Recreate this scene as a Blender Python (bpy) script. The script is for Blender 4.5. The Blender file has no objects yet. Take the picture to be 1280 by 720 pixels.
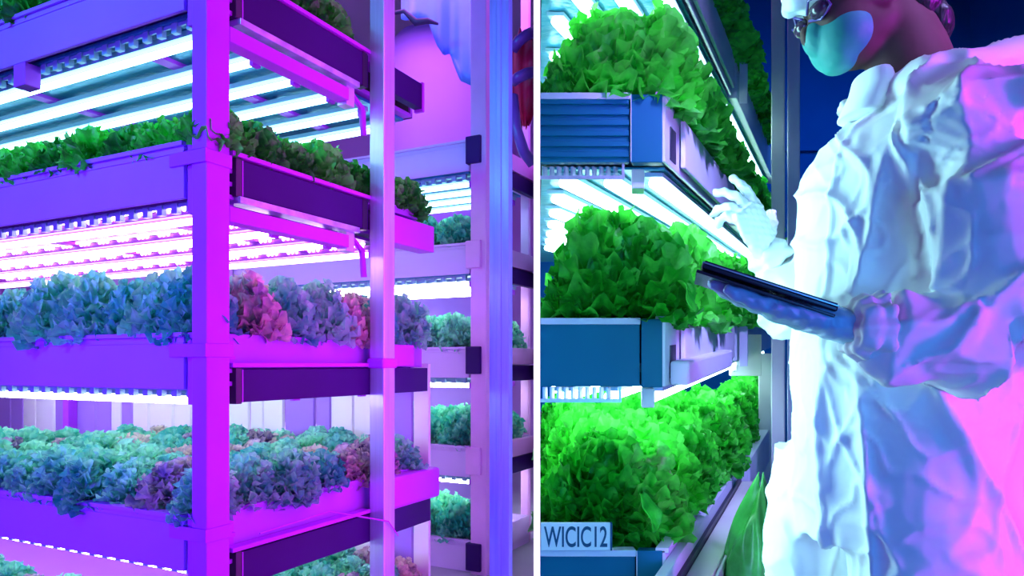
import bpy, bmesh, math, random
from mathutils import Vector, Matrix, noise
random.seed(7)
C = bpy.context.scene.collection
F = 900.0; HOR = 455.0; CAMZ = 1.0
def W(px, py, Y):                       # a point seen at px,py standing Y metres in front of the camera
    return Vector(((px-640)/F*Y, Y, CAMZ+(HOR-py)/F*Y))
def proj(p):
    return 640+F*p[0]/p[1], HOR-F*(p[2]-CAMZ)/p[1]

# ------------------------------------------------------------------ materials
def mat(name, col, rough=.5, metal=0., noise_amt=0., nscale=8., spec=.5, emit=None, estr=0., bump=0., bscale=60., stretch=None):
    m = bpy.data.materials.new(name); m.use_nodes = True
    nt = m.node_tree; b = nt.nodes['Principled BSDF']
    b.inputs['Base Color'].default_value = (*col, 1)
    b.inputs['Roughness'].default_value = rough
    b.inputs['Metallic'].default_value = metal
    b.inputs['Specular IOR Level'].default_value = spec
    tc = nt.nodes.new('ShaderNodeTexCoord'); mp = nt.nodes.new('ShaderNodeMapping')
    nt.links.new(tc.outputs['Object'], mp.inputs['Vector'])
    if stretch: mp.inputs['Scale'].default_value = stretch
    if noise_amt > 0:
        n = nt.nodes.new('ShaderNodeTexNoise'); n.inputs['Scale'].default_value = nscale; n.inputs['Detail'].default_value = 4
        r = nt.nodes.new('ShaderNodeValToRGB')
        r.color_ramp.elements[0].position = .3; r.color_ramp.elements[1].position = .7
        r.color_ramp.elements[0].color = (*[c*(1-noise_amt) for c in col], 1)
        r.color_ramp.elements[1].color = (*[min(1, c*(1+noise_amt)) for c in col], 1)
        nt.links.new(mp.outputs[0], n.inputs['Vector']); nt.links.new(n.outputs['Fac'], r.inputs[0])
        nt.links.new(r.outputs[0], b.inputs['Base Color'])
    if bump > 0:
        n2 = nt.nodes.new('ShaderNodeTexNoise'); n2.inputs['Scale'].default_value = bscale
        bp = nt.nodes.new('ShaderNodeBump'); bp.inputs['Strength'].default_value = bump; bp.inputs['Distance'].default_value = .01
        nt.links.new(mp.outputs[0], n2.inputs['Vector']); nt.links.new(n2.outputs['Fac'], bp.inputs['Height'])
        nt.links.new(bp.outputs[0], b.inputs['Normal'])
    if emit:
        b.inputs['Emission Color'].default_value = (*emit, 1); b.inputs['Emission Strength'].default_value = estr
    return m
def leaf_mat(name, c_lo, c_hi, trans=.35, base=None):
    m = bpy.data.materials.new(name); m.use_nodes = True
    nt = m.node_tree; b = nt.nodes['Principled BSDF']; out = nt.nodes['Material Output']
    tc = nt.nodes.new('ShaderNodeTexCoord')
    n = nt.nodes.new('ShaderNodeTexNoise'); n.inputs['Scale'].default_value = 22; n.inputs['Detail'].default_value = 5
    oi = nt.nodes.new('ShaderNodeObjectInfo')
    ad = nt.nodes.new('ShaderNodeMath'); ad.operation = 'MULTIPLY_ADD'; ad.inputs[1].default_value = .24; ad.inputs[2].default_value = -.12
    nt.links.new(oi.outputs['Random'], ad.inputs[0])
    s = nt.nodes.new('ShaderNodeMath'); s.operation = 'ADD'
    nt.links.new(tc.outputs['Object'], n.inputs['Vector']); nt.links.new(n.outputs['Fac'], s.inputs[0]); nt.links.new(ad.outputs[0], s.inputs[1])
    r = nt.nodes.new('ShaderNodeValToRGB')
    r.color_ramp.elements[0].position = .36; r.color_ramp.elements[1].position = .66
    r.color_ramp.elements[0].color = (*c_lo, 1); r.color_ramp.elements[1].color = (*c_hi, 1)
    nt.links.new(s.outputs[0], r.inputs[0])
    nt.links.new(r.outputs[0], b.inputs['Base Color']); b.inputs['Roughness'].default_value = .38
    b.inputs['Specular IOR Level'].default_value = .6
    t = nt.nodes.new('ShaderNodeBsdfTranslucent'); nt.links.new(r.outputs[0], t.inputs['Color'])
    mx = nt.nodes.new('ShaderNodeMixShader'); mx.inputs[0].default_value = trans
    nt.links.new(b.outputs[0], mx.inputs[1]); nt.links.new(t.outputs[0], mx.inputs[2]); nt.links.new(mx.outputs[0], out.inputs['Surface'])
    n2 = nt.nodes.new('ShaderNodeTexNoise'); n2.inputs['Scale'].default_value = 160
    bp = nt.nodes.new('ShaderNodeBump'); bp.inputs['Strength'].default_value = .5; bp.inputs['Distance'].default_value = .004
    nt.links.new(tc.outputs['Object'], n2.inputs['Vector']); nt.links.new(n2.outputs['Fac'], bp.inputs['Height']); nt.links.new(bp.outputs[0], b.inputs['Normal'])
    return m
M = {
 'white_metal': mat('white_metal', (.78,.78,.8), .42, .0, .06, 6),
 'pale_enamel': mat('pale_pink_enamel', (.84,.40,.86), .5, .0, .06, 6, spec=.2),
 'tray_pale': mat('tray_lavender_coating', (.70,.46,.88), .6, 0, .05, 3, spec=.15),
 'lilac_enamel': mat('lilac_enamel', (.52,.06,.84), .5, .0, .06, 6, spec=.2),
 'blue_steel': mat('blue_steel', (.22,.45,.85), .3, .5, .15, 5, stretch=(14,14,.6)),
 'steel': mat('brushed_steel', (.66,.62,.85), .32, .55, .1, 5, stretch=(14,14,.6)),
 'dark_rail': mat('dark_blue_rail', (.035,.003,.12), .5, 0, .1, 5, spec=.15),
 'black': mat('black_cap', (.02,.02,.05), .4),
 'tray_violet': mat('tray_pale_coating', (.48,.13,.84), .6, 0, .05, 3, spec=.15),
 'strip': mat('grey_steel_strip', (.42,.55,.66), .3, .4, .3, 20),
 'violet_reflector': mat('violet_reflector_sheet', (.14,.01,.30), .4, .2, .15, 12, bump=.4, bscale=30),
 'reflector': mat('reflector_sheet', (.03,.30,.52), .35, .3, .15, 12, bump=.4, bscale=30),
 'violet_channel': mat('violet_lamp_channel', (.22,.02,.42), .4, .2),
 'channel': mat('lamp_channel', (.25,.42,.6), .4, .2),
 'cyan_tube': mat('cyan_lamp_tube', (1,1,1), .4, emit=(.42,.93,1.0), estr=8),
 'pink_tube': mat('pink_lamp_tube', (1,1,1), .4, emit=(1.0,.66,.95), estr=8),
 'white_tube': mat('white_lamp_tube', (1,1,1), .4, emit=(.88,.95,.95), estr=13),
 'grow_tube': mat('aqua_white_lamp_tube', (1,1,1), .4, emit=(.66,1.0,.96), estr=10),
 'blue_panel': mat('blue_painted_panel', (.0,.14,.27), .5, 0, .05, 3, spec=.2),
 'lilac_metal': mat('pale_lilac_metal', (.62,.66,.86), .45, 0, .04, 4),
 'soil': mat('dark_growing_mat', (.02,.03,.03), .9),
 'leaf': leaf_mat('green_leaf', (.008,.42,.015), (.12,1.0,.09), .38),
 'leaf_left': leaf_mat('emerald_leaf', (.008,.36,.02), (.10,.95,.08), .35),
 'leaf_mint': leaf_mat('mint_leaf', (.05,.62,.42), (.42,1.0,.66), .42),
 'leaf_red': leaf_mat('red_tinged_leaf', (.20,.16,.34), (.85,.80,.62), .3),
 'suit': mat('white_coverall_fabric', (.86,.88,.90), .5, 0, .03, 5, bump=.4, bscale=20),
 'glove': mat('pale_blue_glove', (.35,.60,.80), .35, bump=.3, bscale=40),
 'glove_white': mat('white_glove', (.85,.88,.95), .4, bump=.3, bscale=40),
 'skin': mat('skin', (.10,.055,.05), .6, 0, .08, 30, spec=.2),
 'hair': mat('black_hair', (.012,.010,.014), .45, bump=.5, bscale=90, stretch=(1,1,.2)),
 'mask': mat('teal_face_mask', (.02,.30,.27), .6, bump=.2, bscale=40),
 'cap': mat('white_cap_fabric', (.8,.9,.95), .6, bump=.4, bscale=30),
 'lens': mat('dark_lens', (.05,.03,.06), .15),
 'tablet': mat('black_tablet_shell', (.012,.014,.03), .25),
 'tablet_edge': mat('tablet_metal_edge', (.5,.7,.8), .25, .7),
 'navy': mat('navy_wall_paint', (.002,.12,.40), .7, 0, .12, 1.2, spec=.08),
 'lav_wall': mat('lavender_wall_paint', (.60,.32,.80), .7, 0, .08, 1.2),
 'floor': mat('grey_floor_coating', (.35,.36,.4), .35, 0, .1, 2),
 'ceiling': mat('ceiling_paint', (.5,.5,.56), .8, 0, .05, 1.5),
 'edge_glow': mat('added_white_glow', (1,1,1), .5, emit=(1,1,1), estr=1.05),  # glow that keeps the divider edge pure white, not a lamp
 'partition': mat('white_partition_board', (.85,.85,.87), .5, 0, .03, 2),
 'sheet_blue': mat('blue_plastic_sheet', (.10,.30,.85), .35, 0, .15, 4),
 'tank': mat('lavender_tank', (.38,.20,.72), .6, 0, .04, 3),
 'red_bag': mat('red_fabric', (.55,.02,.08), .6, 0, .3, 12),
 'purple_hose': mat('dark_purple_hose', (.10,.06,.30), .3),
 'green_bag': mat('green_film', (.10,.95,.14), .25, 0, .6, 9, bump=.8, bscale=14),
 'label_paper': mat('label_plate', (.75,.85,.95), .4),
 'ink': mat('dark_lettering', (.01,.08,.18), .5),
 'wire': mat('dark_cable', (.05,.04,.12), .5),
}

# ------------------------------------------------------------------ mesh builder
class MB:
    def __init__(s): s.v = []; s.f = []
    def prism(s, plan, z0, z1, dz=None):             # plan: list of (x,y); z0/z1 numbers or lists; dz(x,y) adds slope
        n = len(plan); k = len(s.v); g = dz or (lambda x, y: 0)
        for (x, y) in plan: s.v.append((x, y, z0+g(x, y)))
        for (x, y) in plan: s.v.append((x, y, z1+g(x, y)))
        s.f.append(tuple(k+i for i in range(n))[::-1]); s.f.append(tuple(k+n+i for i in range(n)))
        for i in range(n): s.f.append((k+i, k+(i+1) % n, k+n+(i+1) % n, k+n+i))
        return s
    def tube(s, pts, r, seg=8, cap=True):
        pts = [Vector(p) for p in pts]; k = len(s.v); up = Vector((0, 0, 1))
        for i, p in enumerate(pts):
            t = (pts[min(i+1, len(pts)-1)]-pts[max(i-1, 0)]).normalized()
            a = t.cross(up if abs(t.z) < .9 else Vector((1, 0, 0))).normalized(); b = t.cross(a)
            rr = r[i] if isinstance(r, (list, tuple)) else r
            for j in range(seg):
                th = 2*math.pi*j/seg; s.v.append(tuple(p+a*math.cos(th)*rr+b*math.sin(th)*rr))
        for i in range(len(pts)-1):
            for j in range(seg):
                s.f.append((k+i*seg+j, k+i*seg+(j+1) % seg, k+(i+1)*seg+(j+1) % seg, k+(i+1)*seg+j))
        if cap:
            s.f.append(tuple(k+j for j in range(seg))[::-1]); e = k+(len(pts)-1)*seg; s.f.append(tuple(e+j for j in range(seg)))
        return s
    def ell(s, c, ax, n=14):                         # ax: three axis vectors with their radii
        k = len(s.v); c = Vector(c); ax = [Vector(a) for a in ax]
        for i in range(n+1):
            ph = math.pi*i/n
            for j in range(2*n):
                th = math.pi*j/n
                s.v.append(tuple(c+ax[0]*math.sin(ph)*math.cos(th)+ax[1]*math.sin(ph)*math.sin(th)+ax[2]*math.cos(ph)))
        m = 2*n
        for i in range(n):
            for j in range(m): s.f.append((k+i*m+j, k+(i+1)*m+j, k+(i+1)*m+(j+1) % m, k+i*m+(j+1) % m))
        return s
    def loft(s, secs, seg=28):                       # secs: (center, axisA, axisB)
        k = len(s.v)
        for c, a, b in secs:
            c = Vector(c); a = Vector(a); b = Vector(b)
            for j in range(seg):
                th = 2*math.pi*j/seg; s.v.append(tuple(c+a*math.cos(th)+b*math.sin(th)))
        for i in range(len(secs)-1):
            for j in range(seg): s.f.append((k+i*seg+j, k+i*seg+(j+1) % seg, k+(i+1)*seg+(j+1) % seg, k+(i+1)*seg+j))
        s.f.append(tuple(k+j for j in range(seg))[::-1]); e = k+(len(secs)-1)*seg; s.f.append(tuple(e+j for j in range(seg)))
        return s
    def mesh(s, name, m, smooth=False):
        me = bpy.data.meshes.new(name); me.from_pydata(s.v, [], s.f); me.update()
        bm = bmesh.new(); bm.from_mesh(me); bmesh.ops.remove_doubles(bm, verts=bm.verts, dist=1e-6)
        bmesh.ops.recalc_face_normals(bm, faces=bm.faces)
        if smooth:
            for f in bm.faces: f.smooth = True
        bm.to_mesh(me); bm.free()
        if m: me.materials.append(m)
        return me
    def build(s, name, m, parent=None, bevel=0., smooth=False):
        o = bpy.data.objects.new(name, s.mesh(name, m, smooth)); C.objects.link(o)
        if parent:
            o.parent = parent; o.matrix_parent_inverse = Matrix.Translation(-parent.location)
        if bevel:
            b = o.modifiers.new('bevel', 'BEVEL'); b.width = bevel; b.segments = 2; b.limit_method = 'ANGLE'
        return o
def thing(name, label, cat, loc=(0,0,0), group=None):
    o = bpy.data.objects.new(name, None); o.empty_display_size = .05; C.objects.link(o); o.location = loc
    return tag(o, label, cat, group)
def tag(o, label, cat, group=None, kind=None):
    if label: o['label'] = label
    if cat: o['category'] = cat
    if group: o['group'] = group
    if kind: o['kind'] = kind
    return o
def struct(name, mb, m):
    o = mb.build(name, m); o['kind'] = 'structure'; return o
ORD = ['first','second','third','fourth','fifth','sixth','seventh','eighth','ninth','tenth','eleventh','twelfth','thirteenth','fourteenth','fifteenth','sixteenth','seventeenth','eighteenth','nineteenth','twentieth']

# ------------------------------------------------------------------ room
def box(x0, x1, y0, y1, z0, z1): return MB().prism([(x0,y0),(x1,y0),(x1,y1),(x0,y1)], z0, z1)
struct('floor', box(-4.6, 3.6, -2.2, 7.0, -.1, 0), M['floor'])
struct('ceiling', box(-4.6, 3.6, -2.2, 7.0, 3.8, 3.9), M['ceiling'])
WS = (671.0-640)/F                                    # the added partition runs straight away from the camera position
def wx(Y): return WS*Y
struct('wall_left', box(-4.6, -4.5, -2.2, 7.0, 0, 3.8), M['lav_wall'])
struct('wall_back', box(-4.6, wx(6.9), 6.9, 7.0, 0, 3.8), M['lav_wall'])
struct('wall_far', box(wx(5.5), 3.6, 5.5, 5.6, 0, 3.8), M['navy'])
struct('wall_right', box(3.5, 3.6, -2.2, 5.6, 0, 3.8), M['navy'])
struct('wall_front', box(-4.6, 3.6, -2.3, -2.2, 0, 3.8), M['ceiling'])
t = .0052; y0 = 1.26
struct('added_divider', MB().prism([(wx(y0)-t, y0), (wx(y0)+t, y0), (wx(6.9)+t, 6.9), (wx(6.9)-t, 6.9)], 0, 3.8), M['partition'])  # added divider forming the white band; also keeps both sides' light apart
tag(box(wx(y0)-.0055, wx(y0)+.0055, y0-.008, y0-.0005, 0, 3.8).build('added_edge_strip', M['edge_glow']),  # added self-lit strip drawing the white band; no lamp exists here
    'narrow glowing strip added for the white band on the edge of the added partition', 'added strip')
for i, (z0, z1) in enumerate([(2.62, 2.66), (.25, .33)]):
    struct('trim_%d' % (i+1), box(wx(5.5), 3.5, 5.46, 5.5, z0, z1), M['navy'])
for i, x in enumerate([2.05, 2.9, 3.4]):
    struct('trim_%d' % (i+3), box(x, x+.02, 5.485, 5.5, .33, 2.6), M['navy'])

# ------------------------------------------------------------------ left racks
cu = 900/math.hypot(1770, 900); su = 1770/math.hypot(1770, 900)
U = Vector((-su, cu)); V = Vector((cu, su))
class Frame:
    def __init__(s, o): s.o = Vector(o)
    def p(s, a, b): q = s.o+U*a+V*b; return (q.x, q.y)
    def rect(s, a0, a1, b0, b1): return [s.p(a0,b0), s.p(a1,b0), s.p(a1,b1), s.p(a0,b1)]
L1 = Frame(((258-640)/F*1.85, 1.85)); L2 = Frame(((592-640)/F*3.45, 3.45))
TOPS = [2.08, 1.585, 1.083, .605, .15]
TN = ['topmost', 'second', 'third', 'fourth', 'lowest']
AL, BL = 2.75, 1.04
def post(mb, fr, a0, a1, b0, b1, z0=0, z1=3.8, groove=True):
    mb.prism(fr.rect(a0, a1, b0, b1), z0, z1)
    return mb
# rack one
rack = thing('grow_rack', 'tall magenta and violet lit steel rack with five tiers filling the left side', 'rack', (*L1.p(.0,.0), 0))
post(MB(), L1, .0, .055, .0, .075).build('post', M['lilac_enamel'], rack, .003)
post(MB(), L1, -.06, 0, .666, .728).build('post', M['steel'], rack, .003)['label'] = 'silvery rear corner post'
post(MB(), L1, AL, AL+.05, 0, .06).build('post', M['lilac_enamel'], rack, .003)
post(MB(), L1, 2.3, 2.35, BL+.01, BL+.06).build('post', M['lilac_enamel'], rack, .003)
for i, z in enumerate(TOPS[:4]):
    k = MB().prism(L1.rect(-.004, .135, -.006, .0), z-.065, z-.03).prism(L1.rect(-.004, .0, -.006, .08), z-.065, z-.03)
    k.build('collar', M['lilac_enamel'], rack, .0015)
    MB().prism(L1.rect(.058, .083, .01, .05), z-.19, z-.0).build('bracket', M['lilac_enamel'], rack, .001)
    # ladder of small plates between post and rail
    q = MB()
    for j in range(3): q.prism(L1.rect(.012, .045, .075, .105), z-.06-.035*j-.012, z-.06-.035*j)
    q.prism(L1.rect(.03, .045, .075, .115), z-.16, z-.02)
    q.build('bracket', M['lilac_enamel'], rack, .001)
def rail(z0, z1, b0, b1, m, a0=.0, a1=.03, name='rail'):
    o = MB().prism(L1.rect(a0, a1, b0, b1), z0, z1).build(name, m, rack, .002); return o
specs = [  # rail z0,z1 ; end past the rear post
 (1.935, 2.045), (1.455, 1.552), (.896, .985), (.397, .490)]
for i, (z0, z1) in enumerate(specs):
    b1 = [.66, .66, 1.02, 1.04][i]
    rail(z0, z1, .112, b1, M['dark_rail'])['label'] = 'dark indigo side rail'
    MB().prism(L1.rect(-.002, .03, .094, .114), z0-.004, z1+.004).build('rail_cap', M['black'], rack, .001)
    MB().prism(L1.rect(-.002, .0, .1155, .119), z0, z1).build('rail_flange', M['lilac_enamel'], rack)
    if i < 2:
        MB().prism(L1.rect(-.002, .03, .628, .652), z0-.004, z1+.002).build('rail_cap', M['black'], rack, .001)
        MB().prism(L1.rect(-.012, .04, .10, .60), z0-.022, z0-.004).build('strip', M['strip'], rack, .001)['label'] = 'grey steel ledge below the rail'
        MB().prism(L1.rect(.0, .05, .075, .56), z0-.075, z0-.034).build('light_rail', M['lilac_enamel'], rack, .002)
        MB().prism(L1.rect(.01, .05, .56, .60), z0-.085, z0-.012).build('bracket', M['steel'], rack, .002)
        MB().tube([(*L1.p(.03,.60), z0-.03), (*L1.p(.02,.65), z0-.07), (*L1.p(.02,.66), z0-.16)], .011).build('brace', M['lilac_enamel'], rack)
    # a thin bright rim above
    MB().prism(L1.rect(-.006, .03, .08, .665), z1+.006, z1+.018).build('rim', M['lilac_enamel'], rack, .001)
# beam ends past the rear post
MB().prism(L1.rect(.0, .035, .74, .98), 1.965, 2.06).build('beam_end', M['dark_rail'], rack, .002)
MB().prism(L1.rect(-.004, .036, .98, .992), 1.955, 2.066).build('rail_cap', M['lilac_enamel'], rack, .001)
MB().prism(L1.rect(-.01, .06, .74, 1.05), 1.43, 1.53).build('beam_end', M['lilac_enamel'], rack, .003)
MB().prism(L1.rect(.0, .05, .735, .93), .992, 1.07).build('beam_end', M['lilac_enamel'], rack, .003)
MB().prism(L1.rect(-.02, .06, .735, 1.08), .485, .60).build('beam_end', M['lilac_enamel'], rack, .012)
MB().prism(L1.rect(-.066, .006, .655, .738), .985, 1.02).build('collar', M['lilac_enamel'], rack, .008)['label'] = 'pale worn collar round the rear post'
MB().tube([(*L1.p(-.01,.17), .53), (*L1.p(-.012,.45), .54), (*L1.p(-.068,.68), .47), (*L1.p(-.068,.735), .41)], .0025).build('tie_wire', M['lilac_enamel'], rack)

def tray(fr, z, a0, a1, b0, b1, label, group, side_h, m=M['tray_violet']):
    e = thing('grow_tray', label, 'tray', (*fr.p(a0, b0), z-.15), group)
    MB().prism(fr.rect(a0, a1, b0, b0+.012), z-.15, z-.012).build('front_panel', m, e, .002)
    MB().prism(fr.rect(a0-.001, a1, b0-.008, b0+.02), z-.012, z).prism(fr.rect(a0-.001, a1, b0-.003, b0), z-.03, z-.026).build('lip', m, e, .001)
    MB().prism(fr.rect(a0, a1, b0+.012, b1), z-.12, z-.105).build('base', m, e)
    MB().prism(fr.rect(a0+.01, a1-.01, b0+.022, b1-.01), z-.105, z-.03).build('growing_mat', M['soil'] if z > 1.3 else m, e)
    MB().prism(fr.rect(a0-.045 if fr is L1 else a0, a0+.012, b0+(.1 if fr is L1 else 0), b1), z-side_h, z).build('side_panel', m, e, .002)
    MB().prism(fr.rect(a0, a1, b1-.012, b1), z-.12, z).build('back_panel', m, e)
    return e
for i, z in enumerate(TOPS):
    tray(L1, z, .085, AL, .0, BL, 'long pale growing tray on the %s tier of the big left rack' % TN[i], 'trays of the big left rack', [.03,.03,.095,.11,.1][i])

def fixture(fr, z, a0, a1, bs, tm, label, group, style, n_led=0, refl=M['reflector']):
    e = thing('grow_light', label, 'light fixture', (*fr.p(a0, bs[0]), z), group)
    MB().prism(fr.rect(a0, a1, bs[0]-.06, bs[-1]+.06), z+.04, z+.05).build('reflector', refl, e)
    q = MB()
    nf = int((a1-a0)/.06)
    for j in range(nf):
        aa = a0+.02+j*.06
        q.prism(fr.rect(aa, aa+.022, bs[0]-.055, bs[0]-.04), z+.012, z+.04)
    q.prism(fr.rect(a0+.02, a0+.02+nf*.06, bs[0]-.05, bs[0]-.045), z+.03, z+.04)
    q.build('fin_row', M['channel'], e)
    for k, b in enumerate(bs):
        q = MB().prism(fr.rect(a0+.01, a1-.01, b-.024, b+.024), z+.014, z+.03)
        q.build('channel', M['violet_channel'] if style == 'pink' else M['channel'], e)
        MB().tube([(*fr.p(a0+.025, b), z), (*fr.p(a1-.025, b), z)], .0105, 8).build('tube', tm, e, smooth=True)
        q = MB()
        for aa in (a0+.012, a1-.025): q.prism(fr.rect(aa, aa+.014, b-.015, b+.015), z-.014, z+.02)
        q.build('tube_socket', M['lilac_enamel'], e)
        if n_led and k < 4:
            q = MB()
            for j in range(n_led):
                aa = a0+.04+j*(.105)
                for dd in (0, .022, .042): q.ell((*fr.p(aa+dd, b-.03), z+.030), ((.006,0,0),(0,.006,0),(0,0,.009)), 5)
            q.prism(fr.rect(a0+.03, a0+.05+n_led*.105, b-.033, b-.027), z+.033, z+.038)
            q.build('led_row', tm, e, smooth=True)
    for aa in (.30, .95):
        if aa < a1: MB().prism(fr.rect(a0+aa, a0+aa+.045, bs[0]-.01, bs[-1]), z+.028, z+.04).build('cross_bar', M['lilac_enamel'], e)
    if style == 'cyan': MB().prism(fr.rect(.80, .86, .0, .05), z-.035, z+.035).build('driver_box', M['lilac_enamel'], e, .003)
    return e
bs = [.10+.165*k for k in range(6)]
MODE = ['cyan', 'pink', 'white', 'white', None]
for i, z in enumerate(TOPS[:4]):
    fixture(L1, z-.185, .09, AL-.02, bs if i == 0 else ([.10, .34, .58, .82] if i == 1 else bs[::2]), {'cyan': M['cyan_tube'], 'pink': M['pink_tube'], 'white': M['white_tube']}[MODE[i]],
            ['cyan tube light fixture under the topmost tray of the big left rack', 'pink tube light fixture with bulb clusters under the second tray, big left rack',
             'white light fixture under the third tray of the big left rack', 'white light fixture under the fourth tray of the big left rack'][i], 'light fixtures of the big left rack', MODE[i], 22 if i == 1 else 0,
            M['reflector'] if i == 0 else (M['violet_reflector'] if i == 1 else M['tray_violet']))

# slatted back panel between third and fourth tier
bp = thing('slatted_panel', 'bright slatted panel behind the lettuce of the fourth tier, left rack', 'panel', (*L1.p(.1, 1.1), .0))
q = random.Random(3); a = .05
while a < 3.3:
    w = q.choice([.07, .11, .16]); MB().prism(L1.rect(a, a+w, 1.10, 1.115), .0, 1.0).build('slat', M['partition'] if q.random() < .8 else M['tank'], bp); a += w+q.choice([.012, .02])

# rack two
r2 = thing('grow_rack', 'farther lavender rack standing behind the silvery post of the big rack', 'rack', (*L2.p(0,0), 0))
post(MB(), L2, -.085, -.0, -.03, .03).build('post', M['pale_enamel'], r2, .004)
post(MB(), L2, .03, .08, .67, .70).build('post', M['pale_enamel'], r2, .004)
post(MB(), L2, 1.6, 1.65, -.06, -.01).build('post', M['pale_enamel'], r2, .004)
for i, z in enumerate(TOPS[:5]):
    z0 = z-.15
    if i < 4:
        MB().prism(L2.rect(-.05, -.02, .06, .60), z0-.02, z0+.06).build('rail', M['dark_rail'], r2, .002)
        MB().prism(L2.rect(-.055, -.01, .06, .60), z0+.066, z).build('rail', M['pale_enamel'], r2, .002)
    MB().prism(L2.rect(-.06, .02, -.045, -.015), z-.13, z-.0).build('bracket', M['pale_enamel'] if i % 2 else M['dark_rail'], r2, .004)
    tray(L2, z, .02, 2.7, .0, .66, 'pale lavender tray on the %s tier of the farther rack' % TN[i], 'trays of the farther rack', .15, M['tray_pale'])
    if i < 4:
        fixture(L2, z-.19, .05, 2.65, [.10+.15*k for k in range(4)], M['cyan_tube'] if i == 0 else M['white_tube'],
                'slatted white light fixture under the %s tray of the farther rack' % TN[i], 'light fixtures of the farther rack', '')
p3 = ((636-640)/F*2.6, 2.6); L3 = Frame(p3)
tag(post(MB(), L3, 0, .08, 0, .03).prism(L3.rect(.03, .05, -.004, .0), 0, 3.8).build('upright_post', M['blue_steel'], None, .003),
    'blue silver upright post standing alone beside the white partition', 'post')
# hanging things up in the aisle
def cloth(name, fn, nu, nv, m, thick=.004):
    mb = MB()
    for i in range(nu+1):
        for j in range(nv+1): mb.v.append(tuple(fn(i/nu, j/nv)))
    for i in range(nu):
        for j in range(nv): mb.f.append((i*(nv+1)+j, (i+1)*(nv+1)+j, (i+1)*(nv+1)+j+1, i*(nv+1)+j+1))
    o = mb.build(name, m, smooth=True); s = o.modifiers.new('solid', 'SOLIDIFY'); s.thickness = thick; return o
def sheet(u, v):
    px = 500+102*u; top = -190
    K = [(0,20),(.36,32),(.45,58),(.53,68),(.60,62),(.74,100),(.88,108),(1,60)]
    low = K[-1][1]
    for (u0, l0), (u1, l1) in zip(K, K[1:]):
        if u0 <= u <= u1: low = l0+(l1-l0)*(u-u0)/(u1-u0); break
    p = W(px, top+(low-top)*v, 3.9); p.y += .04*math.sin(u*9+v*2)+.012*math.sin(u*23); return p
tag(cloth('plastic_sheet', sheet, 48, 20, M['sheet_blue']), 'blue plastic sheet hanging above the farther rack with a pointed dark tip', 'sheet')
tk = MB(); c = W(545, 35, 5.25)
tk.loft([((c.x, c.y, z_), (r, 0, 0), (0, r, 0)) for z_, r in [(0,.40),(.05,.43),(2.9,.43),(3.1,.42),(3.25,.37),(3.36,.28),(3.42,.15),(3.44,.06)]], 40)
tag(tk.build('water_tank', M['tank'], None, 0, True), 'tall round topped lavender tank behind the farther rack and the blue sheet', 'tank')
tag(MB().tube([W(482,18,3.7), W(505,14,3.7), W(520,28,3.7), W(535,26,3.7), W(548,30,3.7)], [.008,.012,.02,.016,.006]).build('cable', M['wire'], None, 0, True), 'thin dark cable against the blue sheet near the top', 'cable')
def bagf(u, v):
    th = u*2*math.pi; r = .16*math.sin(math.pi*(.12+.83*v))**.7
    c = W(655, 45+110*v, 3.0); return Vector((c.x+r*.42*math.cos(th), c.y+r*.5*math.sin(th)+.02*math.sin(7*th), c.z+.015*math.sin(5*th)))
tag(cloth('hanging_bag', bagf, 32, 16, M['red_bag']), 'dark red bag hanging between blue post and white partition', 'bag')
for k, (r, a) in enumerate([(.0, 'upper'), (.1, 'middle'), (.2, 'lower')]):
    tag(MB().tube([W(641, 62+40*k, 2.86), W(648, 52+45*k, 2.84), W(658, 44+48*k, 2.84), W(668, 40+50*k, 2.86)] if k < 2 else
                  [W(641, 120, 2.86), W(645, 160, 2.84), W(655, 190, 2.84), W(666, 205, 2.86)], .022, 10).build('hose', M['purple_hose'], None, 0, True),
        '%s dark purple hose looping round the red hanging bag' % a, 'hose', 'hoses round the red bag')

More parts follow.
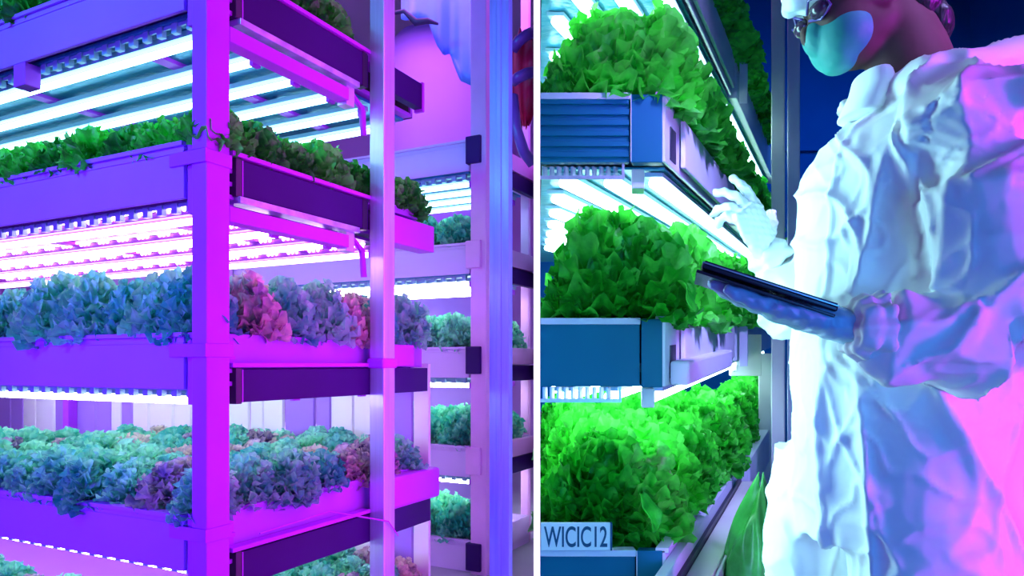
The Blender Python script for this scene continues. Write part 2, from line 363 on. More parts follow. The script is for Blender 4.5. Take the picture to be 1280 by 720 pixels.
# ------------------------------------------------------------------ lettuce
def lettuce_mesh(name, seed, m, R=.10, H=.15, n=120, size=.032, lobes=6, ruf=1.0):
    rnd = random.Random(seed); mb = MB()
    for k in range(n):
        f = (k+.5)/n                                  # 0 = heart, 1 = skirt
        phi = f**.62*1.72+rnd.uniform(-.08, .08); th = k*2.39996+rnd.uniform(-.3, .3)
        d = Vector((math.sin(phi)*math.cos(th), math.sin(phi)*math.sin(th), math.cos(phi)))
        k2 = .72 if k % 3 == 0 else 1.0
        lump = 1+.13*math.sin(3*th+seed)+.08*math.sin(5*th+2*seed+4*phi)
        c = Vector((d.x*R*lump*k2*rnd.uniform(.88, 1.05), d.y*R*lump*k2*rnd.uniform(.88, 1.05), max(.012, .03+d.z*(H-.03)*k2*lump*rnd.uniform(.9, 1.05))))
        ax = (d+Vector((0, 0, .55-.5*f))+Vector((rnd.uniform(-.35,.35), rnd.uniform(-.35,.35), rnd.uniform(-.2,.35)))).normalized()
        t = Vector((-math.sin(th), math.cos(th), rnd.uniform(-.5,.5))); t = (t-ax*t.dot(ax)).normalized(); nn = ax.cross(t)
        if nn.dot(d) < 0: nn = -nn
        sz = size*rnd.uniform(.75, 1.25)*(1+.25*f); ph = rnd.uniform(0, 6.28); lb = lobes+rnd.randint(-1, 1)
        k0 = len(mb.v); SG, RG = 4*lb, 5
        base = c-ax*sz*.9
        mb.v.append(tuple(base*.97))
        for r in range(1, RG+1):
            rho = r/RG
            for j in range(SG):
                p = 2*math.pi*j/SG
                rr = sz*rho*(1+.16*rho*math.sin(lb*p+ph)+.07*rho*math.sin(2.3*lb*p))
                al = math.cos(p)*rr*1.1+sz*rho*.9; la = math.sin(p)*rr*1.15
                cup = (rho*math.sin(p))**2*sz*.35-(max(0, al/sz-.9)**2)*sz*.22
                wv = ruf*sz*.30*rho**2*math.sin(lb*p+ph+1.2)+ruf*sz*.08*rho*math.sin(3*lb*p+ph)
                q = base+ax*al+t*la-nn*(-cup*.6+wv)
                mb.v.append((q.x, q.y, max(.0, q.z)))
        for j in range(SG): mb.f.append((k0, k0+1+j, k0+1+(j+1) % SG))
        for r in range(RG-1):
            for j in range(SG):
                A_ = k0+1+r*SG; mb.f.append((A_+j, A_+SG+j, A_+SG+(j+1) % SG, A_+(j+1) % SG))
    mb.tube([(0,0,-.004), (0,0,H*.45)], [.016, .008], 8)
    me = bpy.data.meshes.new(name); me.from_pydata(mb.v, [], mb.f); me.update()
    for p in me.polygons: p.use_smooth = True
    me.materials.append(m); return me
ME = {}
for key, m, kw in [('G', M['leaf'], dict(R=.088, H=.175, n=250, size=.027, lobes=5, ruf=.95)), ('E', M['leaf_left'], dict(R=.072, H=.125, n=110, size=.026)),
                   ('T', M['leaf_mint'], dict(R=.072, H=.145, n=120, size=.022, ruf=1.3)), ('P', M['leaf_red'], dict(R=.068, H=.14, n=110, size=.021, ruf=1.3))]:
    ME[key] = [lettuce_mesh('lettuce_'+key, 10+i, m, **kw) for i in range(3)]
NH = [0]
def head(key, x, y, z, s, label, group, cat='lettuce', sz=1.):
    me = ME[key][NH[0] % 3]; NH[0] += 1
    o = bpy.data.objects.new('lettuce_head', me); C.objects.link(o)
    o.location = (x, y, z); o.rotation_euler = (random.uniform(-.12,.12), random.uniform(-.12,.12), random.uniform(0, 6.28)); o.scale = (s, s, s*sz)
    return tag(o, label, cat, group)
def vis(x, y, z, mx=30):
    a, b = proj((x, y, z+.08)); return a > -mx and b > -40 and b < 720+75
STEP = .15
for i, z in enumerate(TOPS):
    rows = int(.98/STEP)+1
    for r in range(rows):
        b = .085+r*STEP
        if i == 0 and r > 3: continue
        n = 0
        for k in range(18):
            a = .105+k*STEP
            if a > AL-.08: break
            if i in (0, 1, 2) and r > 1 and k > 1: continue
            if i == 0 and r > 0 and k > 0: continue
            if i == 4 and (r > 1 and k > 2): continue
            if i == 3 and k > 8 and r > 3: continue
            x, y = L1.p(a+random.uniform(-.012,.012), b+random.uniform(-.012,.012))
            if not vis(x, y, z): continue
            key = 'E' if i < 2 else ('P' if random.random() < .22 else 'T')
            col = {'E': 'green', 'T': 'mint green', 'P': 'pinkish'}[key]
            if r == 0: lab = '%s frilly lettuce, %s from corner post in near row, %s tier, big left rack' % (col, ORD[k], TN[i])
            elif k == 0: lab = '%s frilly lettuce, %s back along the right end, %s tier, big left rack' % (col, ORD[r], TN[i])
            else: lab = '%s frilly lettuce in the inner rows of the %s tier, big left rack' % (col, TN[i])
            s = [1., 1.05, 1.12, 1.05, 1.][i]*random.uniform(.92, 1.12)
            head(key, x, y, z-.032, s, lab, 'lettuces on the %s tier of the big left rack' % TN[i], sz=[.95,.95,1.08,.85,.85][i])
for i, z in enumerate(TOPS):
    for r in range(3 if i == 3 else (2 if i > 0 else 1)):
        for k in range(10):
            a = .13+k*.19
            x, y = L2.p(a+random.uniform(-.02,.02), .1+r*.19)
            if not vis(x, y, z) or proj((x, y, z))[0] < 440: continue
            if i == 0: continue
            lab = ('dark mint lettuce, %s from the pink post in near row, %s tier, farther rack' % (ORD[k], TN[i])) if r == 0 else 'mint lettuce behind the near row on the %s tier, farther rack' % TN[i]
            head('T', x, y, z-.03, 1.2*random.uniform(.92,1.1), lab, 'lettuces on the %s tier of the farther rack' % TN[i])
    if i in (2, 3):
        for k in range(1):
            x, y = L2.p(.1, .48); head('T', x, y, z-.03, 1.2, 'mint lettuce at the right end of the %s tier, farther rack' % TN[i], 'lettuces on the %s tier of the farther rack' % TN[i])

# ------------------------------------------------------------------ right rack
SL = .45                                              # the trays run away to the right
def ex(Y, off=0.): return .334+SL*(Y-1.6)+off         # outer edge of the rack
rise = lambda x, y: .058*(y-1.6)
def rplan(y0, y1, off=0., inner=None, w=None):
    if w is None: return [(wx(y0)+.012, y0), (ex(y0, off), y0), (ex(y1, off), y1), (wx(y1)+.012, y1)]
    return [(ex(y0, off)-w, y0), (ex(y0, off), y0), (ex(y1, off), y1), (ex(y1, off)-w, y1)]
RT = [2.07, 1.60, 1.10, .585]
rr = thing('grow_rack', 'tall rack with blue fronted trays right of the white partition', 'rack', (ex(2.75), 2.75, 0))
def rpost(px0, px1, Y, m, z1=3.8, d=.05):
    x0 = (px0-640)/F*Y; x1 = (px1-640)/F*Y
    return MB().prism([(x0, Y), (x1, Y), (x1+.02, Y+d), (x0+.02, Y+d)], 0, z1).build('post', m, rr, .004)
rpost(964, 981, 2.75, M['white_metal'])
rpost(984, 1000, 2.82, M['lilac_metal'])
rpost(948, 972, 3.4, M['white_metal'], 1.05)
for i, z in enumerate(RT):
    y1 = 2.62
    nm = ['topmost', 'upper', 'middle', 'lower'][i]
    e = thing('grow_tray', 'blue fronted growing tray of the right rack, %s tier' % nm, 'tray', (ex(1.6), 1.6, z-.15), 'near trays of the right rack')
    # front: ribbed blue panel and corner block
    fx0, fx1 = wx(1.6)+.008, ex(1.6)
    m = MB()
    cs = .262 if i == 1 else (.285 if i == 2 else .275)
    m.prism([(fx0, 1.605), (cs, 1.605), (cs, 1.625), (fx0, 1.625)], z-.15, z-.005)
    if i == 1:
        for k in range(6): m.prism([(fx0, 1.599), (cs-.002, 1.599), (cs-.002, 1.606), (fx0, 1.606)], z-.14+k*.0235, z-.14+k*.0235+.012)
    m.build('front_panel', M['blue_panel'], e, .0015)
    MB().prism([(cs+.002, 1.600), (fx1, 1.600), (fx1+.01, 1.63), (cs+.012, 1.63)], z-.152, z).build('corner_block', M['blue_panel'], e, .002)
    MB().prism([(fx0, 1.596), (cs, 1.596), (cs, 1.63), (fx0, 1.63)], z-.012, z+.002).build('lip', M['lilac_metal'], e, .001)
    if i in (1, 3): MB().prism([(cs+.001,1.597),(cs+.003,1.597),(cs+.003,1.60),(cs+.001,1.60)], z-.15, z).build('seam', M['lilac_metal'], e)
    # outer side
    MB().prism(rplan(1.602, y1, .006, w=.008), z-.15, z, rise).build('side_panel', M['lilac_metal'], e, .001)
    MB().prism(rplan(1.602, y1, .014, w=.03), z-.006, z+.006, rise).build('lip', M['lilac_metal'], e, .001)
    if i < 3:
        MB().prism(rplan(1.645, 1.70, .0085, w=.004), z-.135, z-.06, rise).build('slot', M['black'], e)
        MB().prism(rplan(1.74, y1-.03, .022, w=.012), z-.135, z-.02, rise).build('side_rail', M['lilac_metal'], e, .003)
    if i == 2:
        MB().prism(rplan(1.63, 2.3, .055, w=.045), z-.15, z-.095, rise).build('side_ledge', M['lilac_metal'], e, .006)
    if i == 3:
        MB().prism(rplan(1.45, y1, .032, w=.024), z-.09, z-.02, rise).build('side_rail', M['lilac_metal'], e, .002)
        MB().prism(rplan(1.45, y1, .042, w=.01), z-.115, z-.055, rise).build('slot', M['black'], e)
        MB().prism(rplan(1.40, y1, .105, w=.062), z-.14, z-.07, rise).build('side_ledge', M['white_metal'], e, .003)
        MB().prism(rplan(1.40, y1, .115, w=.008), z-.30, z-.075, rise).build('side_panel', M['lilac_metal'], e, .002)
    MB().prism(rplan(1.63, 4.3), z-.12, z-.10, rise).build('base', M['lilac_metal'], e)
    MB().prism(rplan(1.63, 4.3, -.02), z-.10, z-.025, rise).build('growing_mat', M['soil'], e)
    # second module, standing a little proud
    g = thing('grow_tray', 'pale lilac tray continuing behind the blue fronted one, %s tier' % nm, 'tray', (ex(2.66), 2.66, z-.15), 'rear trays of the right rack')
    MB().prism(rplan(2.66, 4.3, .07 if i == 3 else .02, w=.08), z-.15, z+.0, rise).build('side_panel', M['lilac_metal'], g, .003)
    MB().prism(rplan(2.655, 2.66, .06, w=.03), z-.17, z-.0, rise).build('end_plate', M['lilac_metal'], g, .002)
    if i < 3:
        # light fixture below
        q = thing('grow_light', 'aqua white tube fixture under the %s tray of the right rack' % nm, 'light fixture', (ex(1.7)-.1, 1.7, z-.2), 'light fixtures of the right rack')
        MB().prism(rplan(1.66, 4.2, -.01), z-.155, z-.15, rise).build('reflector', M['reflector'], q)
        for k in range(9):
            off = -.04-.105*k
            if ex(1.7, off) < wx(1.7)+.01:
                ys = 1.7
                while ex(ys, off) < wx(ys)+.03: ys += .05
            else: ys = 1.68
            if ys > 3.9: continue
            za, zb = z-.182+rise(0, ys), z-.182+rise(0, 4.15)
            MB().tube([(ex(ys, off), ys, za), (ex(4.15, off), 4.15, zb)], .012, 8).build('tube', M['grow_tube'], q, smooth=True)
            MB().prism([(ex(ys, off)-.022, ys), (ex(ys, off)+.022, ys), (ex(4.15, off)+.022, 4.15), (ex(4.15, off)-.022, 4.15)], z-.168, z-.158, rise).build('channel', M['channel'], q)
        if i > 0:
            w1 = cs-.01 if i == 1 else cs-.04
            f = MB().prism([(fx0, 1.612), (w1, 1.612), (w1, 1.617), (fx0, 1.617)], z-.186, z-.178).prism([(w1-.006, 1.612), (w1, 1.612), (w1, 1.617), (w1-.006, 1.617)], z-.18, z-.15)
            for k in range(14):
                xx = fx0+.006+k*.016
                if xx < w1-.02: f.prism([(xx, 1.63), (xx+.004, 1.63), (xx+.012, 1.64), (xx+.008, 1.64)], z-.18, z-.152)
            f.build('end_grille', M['steel'], q, .0005)
        MB().prism([(cs+.01, 1.64), (cs+.04, 1.64), (cs+.05, 1.70), (cs+.02, 1.70)], z-.20, z-.155).build('driver_box', M['white_metal'], q, .003)
    # far small bracket boxes
    if i == 2:
        for k, (pa, pb) in enumerate([(913, 952)]):
            p0 = W(pa, 418, 3.0); p1 = W(pb, 470, 3.0)
            mbx = MB().prism([(p0.x, 3.0), (p1.x, 3.0), (p1.x+.03, 3.12), (p0.x+.03, 3.12)], p1.z, p0.z)
            mbx.prism([(p0.x+.01, 2.99), (p0.x+.025, 2.99), (p0.x+.025, 3.0), (p0.x+.01, 3.0)], p1.z+.02, p0.z-.02)
            mbx.prism([(p0.x+.06, 2.99), (p0.x+.068, 2.99), (p0.x+.068, 3.0), (p0.x+.06, 3.0)], p1.z+.06, p0.z-.02)
            o = mbx.build('junction_box', M['white_metal'], None, .003); tag(o, 'small white box under the tray beside the pale rear post, right rack', 'box')
# label plate with characters, standing on the lowest tray front
z = RT[3]
lp = thing('label_plate', 'pale plate with dark characters standing on the lowest blue tray', 'sign', (.13, 1.592, z+.005))
p0 = W(676, 658, 1.59); p1 = W(763, 690, 1.59)
MB().prism([(p0.x, 1.59), (p1.x, 1.59), (p1.x, 1.598), (p0.x, 1.598)], z+.003, p0.z+.008).build('plate', M['label_paper'], lp, .0015)
MB().prism([(p1.x, 1.589), (p1.x+.004, 1.589), (p1.x+.004, 1.60), (p1.x, 1.60)], z+.003, p0.z+.008).build('end_cap', M['ink'], lp)
cv = bpy.data.curves.new('characters', 'FONT'); cv.body = 'WICIC12'; cv.size = .05; cv.extrude = .0006; cv.offset = .0006
to = bpy.data.objects.new('tmp', cv); C.objects.link(to); bpy.context.view_layer.update()
me = bpy.data.meshes.new_from_object(to.evaluated_get(bpy.context.evaluated_depsgraph_get())); bpy.data.objects.remove(to)
xs_ = [v.co.x for v in me.vertices]; ys_ = [v.co.y for v in me.vertices]
fx, fy = (p1.x-p0.x-.014)/(max(xs_)-min(xs_)), .046/(max(ys_)-min(ys_))
me.transform(Matrix.Translation((p0.x+.007-min(xs_)*fx, 1.5895, z+.012)) @ Matrix.Rotation(math.pi/2, 4, 'X') @ Matrix.Diagonal((fx, fy, 1, 1)))
me.materials.clear(); me.materials.append(M['ink']); o = bpy.data.objects.new('characters', me); C.objects.link(o); o.parent = lp; o.matrix_parent_inverse = Matrix.Translation(-lp.location)

def rhead(i, y, off, s, label, dz=0, sz=1.):
    x = ex(y, off)
    return head('G', x, y, RT[i]-.027+rise(0, y)+dz, s, label, 'lettuces on the %s tier of the right rack' % ['topmost','upper','middle','lower'][i], sz=sz)
for i, (n, s, sz) in enumerate([(12, .95, .9), (14, 1.18, .98), (12, 1.22, 1.08), (13, 1.14, 1.04)]):
    nm = ['topmost', 'upper', 'middle', 'lower'][i]
    for k in range(n):
        y = (1.77 if i == 3 else 1.73)+k*.19
        if i == 0 and k < 2: continue
        rhead(i, y, (-.03, -.085, -.085, -.10)[i], s*random.uniform(.93, 1.08), 'green curly lettuce, %s from front along the outer edge, %s tier, right rack' % (ORD[k], nm), sz=sz)
    for k in range({0: 0, 1: 3, 2: 4, 3: 8}[i]):
        y = (1.77 if i == 3 else 1.725)+k*.2; x = ex(y, -.085)-.14; c = 0
        while True:
            s2 = s*random.uniform(.94, 1.02); lim = wx(y)+.128*s2
            if x < lim-.08: break
            x = max(x, lim)
            lab = 'green curly lettuce at the front beside the white partition, %s tier, right rack' % nm if k == 0 else 'green curly lettuce in the inner rows of the %s tier, right rack' % nm
            rhead(i, y, x-ex(y), s2, lab, sz=sz*1.08); x -= .15
        if k < 2: rhead(i, y-.015, wx(y)+.084-ex(y), .62, ('small' if k == 0 else 'small rear') + ' green curly lettuce squeezed against the white partition, %s tier, right rack' % nm, sz=1.15)
print('HEADS', NH[0])
# a drooping leaf group over the middle tray
def leafblade(name, base, tipd, L, wd, m, seed, drop=.6):
    rnd = random.Random(seed); mb = MB(); nu, nv = 14, 10; base = Vector(base); d = Vector(tipd).normalized(); s = d.cross(Vector((0,0,1))).normalized()
    p = base.copy(); dd = d.copy()
    for i in range(nu+1):
        u = i/nu
        if i: p = p+dd*L/nu; dd = (dd+Vector((0,0,-drop/nu*1.6))).normalized()
        ww = wd*math.sin(math.pi*min(1, .08+.84*u))**.8; nrm = s.cross(dd)
        for j in range(nv+1):
            v = j/nv*2-1
            mb.v.append(tuple(p+s*ww*v+nrm*(.25*ww*v*v+.2*wd*abs(v)*math.sin(9*u+3*v+seed))))
    for i in range(nu):
        for j in range(nv): q0 = i*(nv+1)+j; mb.f.append((q0, q0+nv+1, q0+nv+2, q0+1))
    o = mb.build(name, m, None, 0, True); sdf = o.modifiers.new('solid', 'SOLIDIFY'); sdf.thickness = .0015
    return o
tag(leafblade('loose_leaf', W(850, 350, 1.62), (.35,-.25,-.4), .08, .026, M['leaf'], 2, 1.5), 'dark green leaf drooping over the corner of the middle blue tray', 'leaf')
tag(leafblade('loose_leaf', W(800, 618, 1.60), (.3,-.3,-.3), .09, .026, M['leaf'], 5, 1.2), 'dark green leaf drooping over the corner of the lowest blue tray', 'leaf')
# green film bag
def gb(u, v):
    th = u*2*math.pi; prof = [.01,.045,.085,.10,.105,.10,.08]; q = v*6; a = int(min(5, q)); r = prof[a]+(prof[a+1]-prof[a])*(q-a)
    c = W(952-22*v, 600+190*v, 1.75)
    rr = r*(1+.10*math.sin(5*th+6*v)+.07*math.sin(11*th-9*v))
    return Vector((c.x+rr*.62*math.cos(th), c.y+rr*.8*math.sin(th), c.z+.02*math.sin(3*th+4*v)))
tag(cloth('plastic_bag', gb, 40, 26, M['green_bag'], .002), 'shiny bright green film bag hanging beside the white coverall legs', 'bag')

# ------------------------------------------------------------------ person
def remeshed(mb, name, m, parent, voxel, disp=None, smooth=2, dec=None):
    me = mb.mesh(name, None); o = bpy.data.objects.new('tmp', me); C.objects.link(o)
    r = o.modifiers.new('r', 'REMESH'); r.mode = 'VOXEL'; r.voxel_size = voxel
    s = o.modifiers.new('s', 'SMOOTH'); s.iterations = smooth; s.factor = .6
    bpy.context.view_layer.update()
    me2 = bpy.data.meshes.new_from_object(o.evaluated_get(bpy.context.evaluated_depsgraph_get())); bpy.data.objects.remove(o)
    if disp:
        ns = [v.normal.copy() for v in me2.vertices]
        for v, n in zip(me2.vertices, ns): v.co = v.co+n*disp(v.co, n)
    for p in me2.polygons: p.use_smooth = True
    me2.materials.clear(); me2.materials.append(m); me2.name = name
    o = bpy.data.objects.new(name, me2); C.objects.link(o); o.parent = parent
    if parent: o.matrix_parent_inverse = Matrix.Translation(-parent.location)
    return o
PY = 1.16
per = thing('person', 'person in white hooded coverall and mask reading a black tablet beside the green lettuces', 'person', (.62, PY, 0))
HC = Vector((.560, PY, 1.606)); HF = Vector((-.86, 0, -.51)); HU = Vector((-.51, 0, .86)); HS = Vector((0, -1, 0))
def hp(f, u, s): return HC+HF*f+HU*u+HS*s
def hell(mb, f, u, s, rf, ru, rs, n=12): return mb.ell(hp(f, u, s), (HF*rf, HU*ru, HS*rs), n)
b = MB()
hell(b, -.005, .012, 0, .098, .092, .076, 18); hell(b, .05, -.045, 0, .058, .07, .058, 16); hell(b, .078, -.085, 0, .030, .019, .028)
for s in (-1, 1):
    hell(b, .028, -.062, s*.034, .052, .032, .024); hell(b, .07, -.03, s*.03, .028, .02, .02)
    hell(b, -.012, -.02, s*.077, .018, .030, .007); hell(b, -.018, -.012, s*.083, .008, .022, .006)
hell(b, .112, -.03, 0, .014, .024, .011)
nb = Vector((.665, PY, 1.40))
b.loft([(hp(-.01, -.03, 0), (.052,0,.02), (0,.052,0)), (hp(.0, -.09, 0)+Vector((.02,0,0)), (.056,0,.02), (0,.056,0)), (nb+Vector((-.015,0,.05)), (.062,0,.02), (0,.064,0)), (nb, (.085,0,.01), (0,.11,0))], 20)
b.loft([((.66,PY,z), (rx,0,0), (0,ry,0)) for z, rx, ry in [(.86,.09,.11),(1.0,.09,.12),(1.15,.10,.13),(1.28,.11,.14),(1.35,.08,.13),(1.40,.06,.07)]], 20)
NS, NE, NW = Vector((.615, .985, 1.335)), Vector((.635, .945, 1.035)), Vector((.462, .925, 1.045))
FS, FE, FW = Vector((.64, 1.33, 1.335)), Vector((.62, 1.40, 1.08)), Vector((.512, 1.42, 1.205))
for a_, e_, w_ in ((NS, NE, NW), (FS, FE, FW)):
    b.tube([Vector((.65, PY, 1.33)), a_, (a_+e_)/2, e_, (e_+w_)/2, w_], [.055,.042,.038,.030,.028,.024], 12)
for y, fx in ((1.09, .66), (1.25, .585)):
    b.tube([(.66, y, .92), (fx+.01, y, .70), (fx-.0, y, .48), (fx+.03, y, .25), (fx+.04, y, .06)], [.065,.06,.055,.05,.035], 14)
    b.ell((fx-.02, y, .035), ((.11,0,0),(0,.038,0),(0,0,.03)), 10)
body = remeshed(b, 'body', M['skin'], per, .006)
# eyes with dark glasses, cap, mask, hair
for s in (-1, 1): 
    q = MB(); hell(q, .092, -.004, s*.032, .016, .014, .02, 8); q.build('eye', M['lens'], per, 0, True)
q = MB()
for s in (-1, 1):
    q.tube([hp(.100, .004, s*.008), hp(.099, .018, s*.028), hp(.088, .012, s*.052), hp(.088, -.010, s*.054), hp(.099, -.018, s*.032), hp(.102, -.006, s*.008)], .0022, 6)
    q.tube([hp(.094, .008, s*.058), hp(.05, .002, s*.075), hp(-.01, .002, s*.082)], .002, 6)
q.build('glasses', M['purple_hose'], per, 0, True)
q = MB(); hell(q, .064, -.056, 0, .054, .047, .061, 18); hell(q, .088, -.062, 0, .030, .040, .048); hell(q, .098, -.040, 0, .027, .032, .026); hell(q, .082, -.082, 0, .034, .024, .036)
remeshed(q, 'face_mask', M['mask'], per, .0035, None, 4)
q = MB(); hell(q, -.004, .050, 0, .112, .082, .088, 20); hell(q, .07, .035, 0, .048, .022, .06)
remeshed(q, 'cap', M['cap'], per, .004, lambda c, n: .003*math.sin(c.y*160+c.x*60)*math.sin(c.x*120), 2)
q = MB(); hell(q, -.048, -.018, 0, .060, .07, .072, 16); hell(q, -.05, -.065, 0, .044, .05, .060); hell(q, -.062, -.105, 0, .030, .045, .050)
remeshed(q, 'hair', M['hair'], per, .0035, lambda c, n: .0025*noise.noise(c*Vector((150, 150, 40)).length*.01+c*80), 1)

# coverall
def ridge(v, k=5): return max(0., 1-abs(noise.noise(v))*1.9)**k
def fold(c, n):
    q0 = c*2.6; w = Vector((noise.noise(q0), noise.noise(q0+Vector((9.2,3.1,5.7))), noise.noise(q0+Vector((2.4,8.8,1.3)))))*.14
    p = c+w; lo = 1 if c.z > 1.0 else .45
    v = .012*ridge(Vector((p.x*6, p.y*6, p.z*1.5)), 6)
    v += lo*.010*ridge(Vector((p.x*4.5+p.z*4.5, p.y*5, p.z*4-p.x*4))+Vector((3,7,1)), 10)
    v += lo*.009*ridge(Vector((p.x*6-p.z*5, p.y*6, p.z*3+p.x*3))+Vector((13,2,9)), 10)
    v += .0035*ridge(p*15, 5)+.004*noise.noise(p*4)
    arm = math.exp(-((c.z-1.05)/.09)**2)*(1 if c.y < 1.06 else 0)
    v += arm*.012*ridge(Vector((p.x*11+p.z*9, p.y*4, p.z*4-p.x*5)), 5)
    if n.x < -.5 and c.x < .56: v += .005*math.exp(-((c.y-(PY-.06))/.006)**2)
    v -= .006*math.exp(-((c.x-.56)/.004)**2)*(1 if (n.y < -.5 and c.z > 1.12) else 0)
    return v-.009
b = MB()
def sec(x0, x1, z, ry, yc=PY, sl=0): return (((x0+x1)/2, yc, z), ((x1-x0)/2, 0, sl), (0, ry, 0))
b.loft([sec(.60,.745,1.425,.08), sec(.555,.79,1.40,.12), sec(.505,.825,1.362,.165), sec(.480,.845,1.315,.19), sec(.472,.862,1.25,.195), sec(.468,.86,1.15,.19), sec(.466,.855,1.05,.19),
        sec(.462,.835,.97,.19), sec(.455,.805,.88,.19), sec(.455,.785,.80,.19), sec(.47,.765,.72,.19)], 36)
for y, x0, x1, dx in ((1.07, .500, .765, 0), (1.265, .44, .68, 0)):
    b.loft([sec(x0+.02, x1, .86, .085, y), sec(x0, x1, .72, .105, y), sec(x0+.015, x1-.02, .55, .10, y), sec(x0+.03, x1-.03, .35, .095, y), sec(x0+.035, x1-.03, .15, .09, y), sec(x0+.045, x1-.04, .05, .075, y)], 28)
# sleeves
b.tube([Vector((.65, 1.06, 1.35)), NS+Vector((.015,0,-.02)), Vector((.63,.965,1.23)), Vector((.642,.95,1.12)), NE+Vector((.005,0,.0)), Vector((.60,.935,1.02)), Vector((.53,.928,1.03)), NW+Vector((.018,0,.0))],
       [.09,.088,.082,.080,.084,.070,.056,.048], 20)
b.tube([Vector((.66, 1.26, 1.35)), FS, Vector((.61,1.37,1.2)), FE, Vector((.57,1.41,1.11)), Vector((.535,1.42,1.16)), FW+Vector((.005,0,-.015))], [.085,.08,.075,.085,.082,.062,.05], 20)
# loose flap of the near cuff
b.ell((.500, .925, 1.005), ((.055,0,-.012),(0,.035,0),(.01,0,.04)), 12)
b.ell((.70, 1.0, 1.035), ((.06,0,0),(0,.05,0),(0,0,.055)), 12)
# hood lying round the neck
b.tube([Vector((.556,PY-.03,1.415)), Vector((.60,PY-.09,1.420)), Vector((.67,PY-.12,1.428)), Vector((.74,PY-.115,1.436)), Vector((.795,PY-.07,1.448)), Vector((.825,PY,1.452)), Vector((.80,PY+.08,1.448)), Vector((.72,PY+.12,1.44)), Vector((.60,PY+.09,1.42)), Vector((.556,PY+.03,1.415))],
       [.020,.028,.036,.036,.040,.046,.040,.034,.026,.020], 14)
b.tube([Vector((.70,PY-.08,1.40)), Vector((.79,PY-.05,1.415)), Vector((.83,PY,1.42))], [.05,.05,.045], 14)
suit = remeshed(b, 'coverall', M['suit'], per, .0052, fold, 3)
# keep the body inside its clothing wherever the coverall covers it
from mathutils.bvhtree import BVHTree
tree = BVHTree.FromPolygons([v.co for v in suit.data.vertices], [tuple(p.vertices) for p in suit.data.polygons])
npush = 0
for v in body.data.vertices:
    if v.co.z > 1.37 or v.co.z < .06: continue
    q_, n_, _, d_ = tree.find_nearest(v.co)
    if q_ is not None and (v.co-q_).dot(n_) > -.006 and d_ < .08: v.co = q_-n_*.010; npush += 1
print('PUSHED', npush)
# collar flap, front closure, sleeve cuffs, seams
MB().loft([(Vector((.562,PY-.035,1.452)), (.022,0,.0), (0,.045,0)), (Vector((.566,PY-.03,1.43)), (.03,0,0), (0,.05,0)), (Vector((.55,PY-.02,1.39)), (.03,0,0), (0,.05,0))], 20).build('collar', M['suit'], per, .004, True)
for w_, d_, r_ in ((NW, (NW-NE).normalized(), .043), (FW, (FW-FE).normalized(), .04)):
    q = MB(); a_ = Vector((0,1,0)); c_ = d_.cross(a_)
    q.loft([(w_+d_*t_, a_*rr_, c_*rr_) for t_, rr_ in [(-.012, r_+.006), (-.004, r_+.003), (.004, r_-.002), (.012, r_+.002), (.03, r_-.006)]], 24)
    remeshed(q, 'cuff', M['suit'], per, .004, lambda c, n: .002*math.sin(c.y*300)+.002*math.sin(c.z*260), 1)

def hand(name, wrist, d, nrm, side, curls, m, thumb, spread=.18, sc=1.):
    """d: direction wrist to knuckles, nrm: out of the back of the hand, side: towards the thumb"""
    d = Vector(d).normalized(); nrm = Vector(nrm); nrm = (nrm-d*nrm.dot(d)).normalized(); sd = d.cross(nrm)*side
    w = Vector(wrist); q = MB(); S = sc
    q.loft([(w-d*.02*S, sd*.026*S, nrm*.020*S), (w+d*.01*S, sd*.029*S, nrm*.019*S), (w+d*.045*S, sd*.040*S, nrm*.016*S), (w+d*.085*S, sd*.042*S, nrm*.013*S), (w+d*.095*S, sd*.036*S, nrm*.010*S)], 20)
    q.ell(w+d*.035*S+sd*.022*S-nrm*.008*S, (d*.03*S, sd*.018*S, nrm*.015*S), 10)
    for k, (off, L) in enumerate([(.030, .074), (.010, .083), (-.010, .077), (-.029, .060)]):
        p = w+d*.078*S+sd*off*S; cu_ = curls[k]; an = 0.; pts = [w+d*.05*S+sd*off*.8*S, p]; rad = [.0095*S, .0100*S]
        dirn = (d+sd*(off*spread*18)).normalized()
        for j, fr_ in enumerate((.45, .3, .25)):
            an += cu_*(.8, 1.0, .7)[j]
            p = p+(dirn*math.cos(an)-nrm*math.sin(an))*L*fr_*S; pts.append(p); rad.append((.0092, .0084, .0066)[j]*S)
        pts.append(p+(dirn*math.cos(an)-nrm*math.sin(an))*.003*S); rad.append(.003*S)
        q.tube(pts, rad, 10)
    b0 = w+d*.025*S+sd*.028*S; t1, t2 = thumb
    d1 = (d*t1[0]+sd*t1[1]-nrm*t1[2]).normalized(); d2 = (d*t2[0]+sd*t2[1]-nrm*t2[2]).normalized()
    q.tube([w+d*.012*S+sd*.012*S, b0, b0+d1*.038*S, b0+d1*.038*S+d2*.028*S, b0+d1*.038*S+d2*.032*S], [.013*S, .0125*S, .0105*S, .009*S, .004*S], 10)
    return remeshed(q, name, m, per, .0022*S, lambda c, n: .0007*math.sin(c.x*420+c.z*150)+.0006*math.sin(c.z*500), 3)
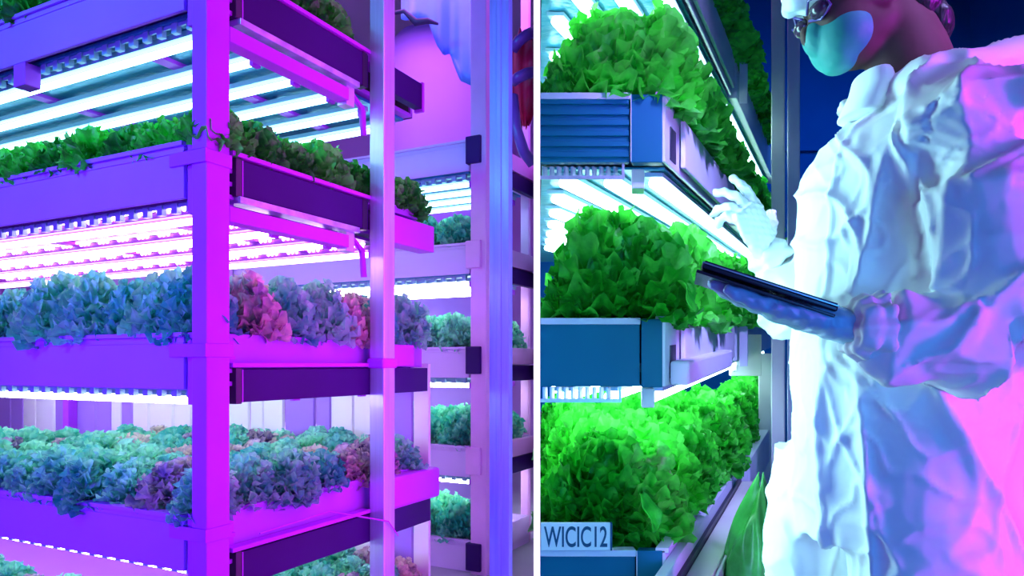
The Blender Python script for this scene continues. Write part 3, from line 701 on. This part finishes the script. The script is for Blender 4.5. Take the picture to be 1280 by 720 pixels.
# tablet: long edge towards the person, seen from below
tb = thing('tablet', 'dark tablet held flat in the gloved near hand of the person', 'tablet', (.345, .98, 1.10))
TA = (W(1046, 386, .90)-W(905, 340, .93)).normalized(); TBk = Vector((-.10, .97, .16)); TBk = (TBk-TA*TBk.dot(TA)).normalized(); TN_ = TA.cross(TBk).normalized()
if TN_.z < 0: TN_ = -TN_
T0 = W(1046, 390, .90)
def slab(a0, a1, b0, b1, n0, n1):
    mb = MB(); 
    for n_ in (n0, n1):
        for a_, b_ in ((a0,b0),(a1,b0),(a1,b1),(a0,b1)): mb.v.append(tuple(T0-TA*a_+TBk*b_+TN_*n_))
    mb.f = [(3,2,1,0),(4,5,6,7),(0,1,5,4),(1,2,6,5),(2,3,7,6),(3,0,4,7)]; return mb
LT = .175
slab(0, LT, 0, .235, .0, .007).build('shell', M['tablet'], tb, .002)
slab(-.0005, LT+.0005, -.0005, .2355, .0065, .0085).build('frame_edge', M['tablet_edge'], tb, .0005)
slab(.002, LT-.002, .002, .233, .0085, .0105).build('screen', M['tablet'], tb, .0005)
slab(.0, LT+.004, .0, .24, -.0075, -.0035).build('cover_flap', M['tablet'], tb, .001)
hand('glove', NW+Vector((-.012,.01,.0)), TA*-1+Vector((0,.10,-.08)), TN_*-1, -1, [.10,.12,.10,.08], M['glove'], ((.6,.7,.2),(.7,.1,.5)), sc=1.25)
hand('glove', FW+Vector((-.01,-.005,.01)), (-.42,-.18,.75), (.5,-.8,.2), 1, [.25,.5,.8,1.0], M['glove_white'], ((.3,.9,.2),(.5,.8,.3)), sc=1.12)

# ------------------------------------------------------------------ lights
def area(name, loc, target, sx, sy, col, power, spread=180):
    l = bpy.data.lights.new(name, 'AREA'); l.shape = 'RECTANGLE'; l.size = sx; l.size_y = sy; l.color = col; l.energy = power; l.spread = math.radians(spread)
    o = bpy.data.objects.new(name, l); C.objects.link(o); o.location = loc
    d = Vector(target)-Vector(loc); o.rotation_euler = d.to_track_quat('-Z', 'Y').to_euler(); return o
ym = 1.95
area('added_magenta_light', (wx(ym)-.012, ym, 1.25), (wx(ym)-1, ym+WS, 1.25), 1.2, 2.3, (1.0, .0, .95), 19)  # unseen light added at the divider to turn rack sides magenta; no panel there
area('violet_side_light', (-2.6, -.4, 1.0), (-1.1, 2.1, .9), 1.6, 1.6, (.18, .03, 1.0), 24, 56)
area('blue_upper_light', (-2.4, -.2, 2.9), (-1.2, 2.2, 2.05), 1.2, .5, (.04, .5, 1.0), 14, 60)  # unseen light added to turn the top tray front blue
area('added_aqua_light', (wx(1.36)+.03, 1.35, 1.05), (1.2, 1.10, 1.0), .14, 1.25, (.40, .95, 1.0), 6, 116)  # unseen light added beside the divider to brighten the suit front; no panel
area('lilac_upper_light', (1.25, .35, 2.7), (.48, 2.1, 1.1), .4, .4, (.42, .36, 1.0), 7, 34)  # unseen light added to lift the right tray sides to lilac
area('magenta_rear_light', (1.85, .27, 1.1), (.80, .99, 1.08), .25, 1.2, (.62, .01, .95), 4.6, 30)
area('blue_fill_light', (.75, -1.0, .8), (.55, 1.6, .7), 1.0, 1.0, (.03, .28, 1.0), 6, 80)
area('blue_wall_light', (2.4, 4.2, 3.0), (2.0, 5.5, 1.2), 1.5, .4, (.05, .3, 1.0), 14)
area('added_lavender_light', (-1.0, 4.1, 3.1), (-1.0, 4.9, 0), 3.0, 1.2, (.70, .22, 1.0), 60)  # unseen overhead light added to brighten the background behind the left racks
w = bpy.data.worlds.new('world'); bpy.context.scene.world = w; w.use_nodes = True
w.node_tree.nodes['Background'].inputs[0].default_value = (.08, .03, .3, 1); w.node_tree.nodes['Background'].inputs[1].default_value = .3

# ------------------------------------------------------------------ camera
cam = bpy.data.cameras.new('camera'); co = bpy.data.objects.new('camera', cam); C.objects.link(co)
cam.sensor_width = 36; cam.lens = F/1280*36; cam.shift_y = (HOR-360)/1280; cam.clip_start = .02
co.location = (0, 0, CAMZ); co.rotation_euler = (math.pi/2, 0, 0)
bpy.context.scene.camera = co
vs = bpy.context.scene.view_settings
vs.view_transform = 'Standard'; vs.look = 'None'; vs.gamma = 1; vs.exposure = 0; vs.use_curve_mapping = False
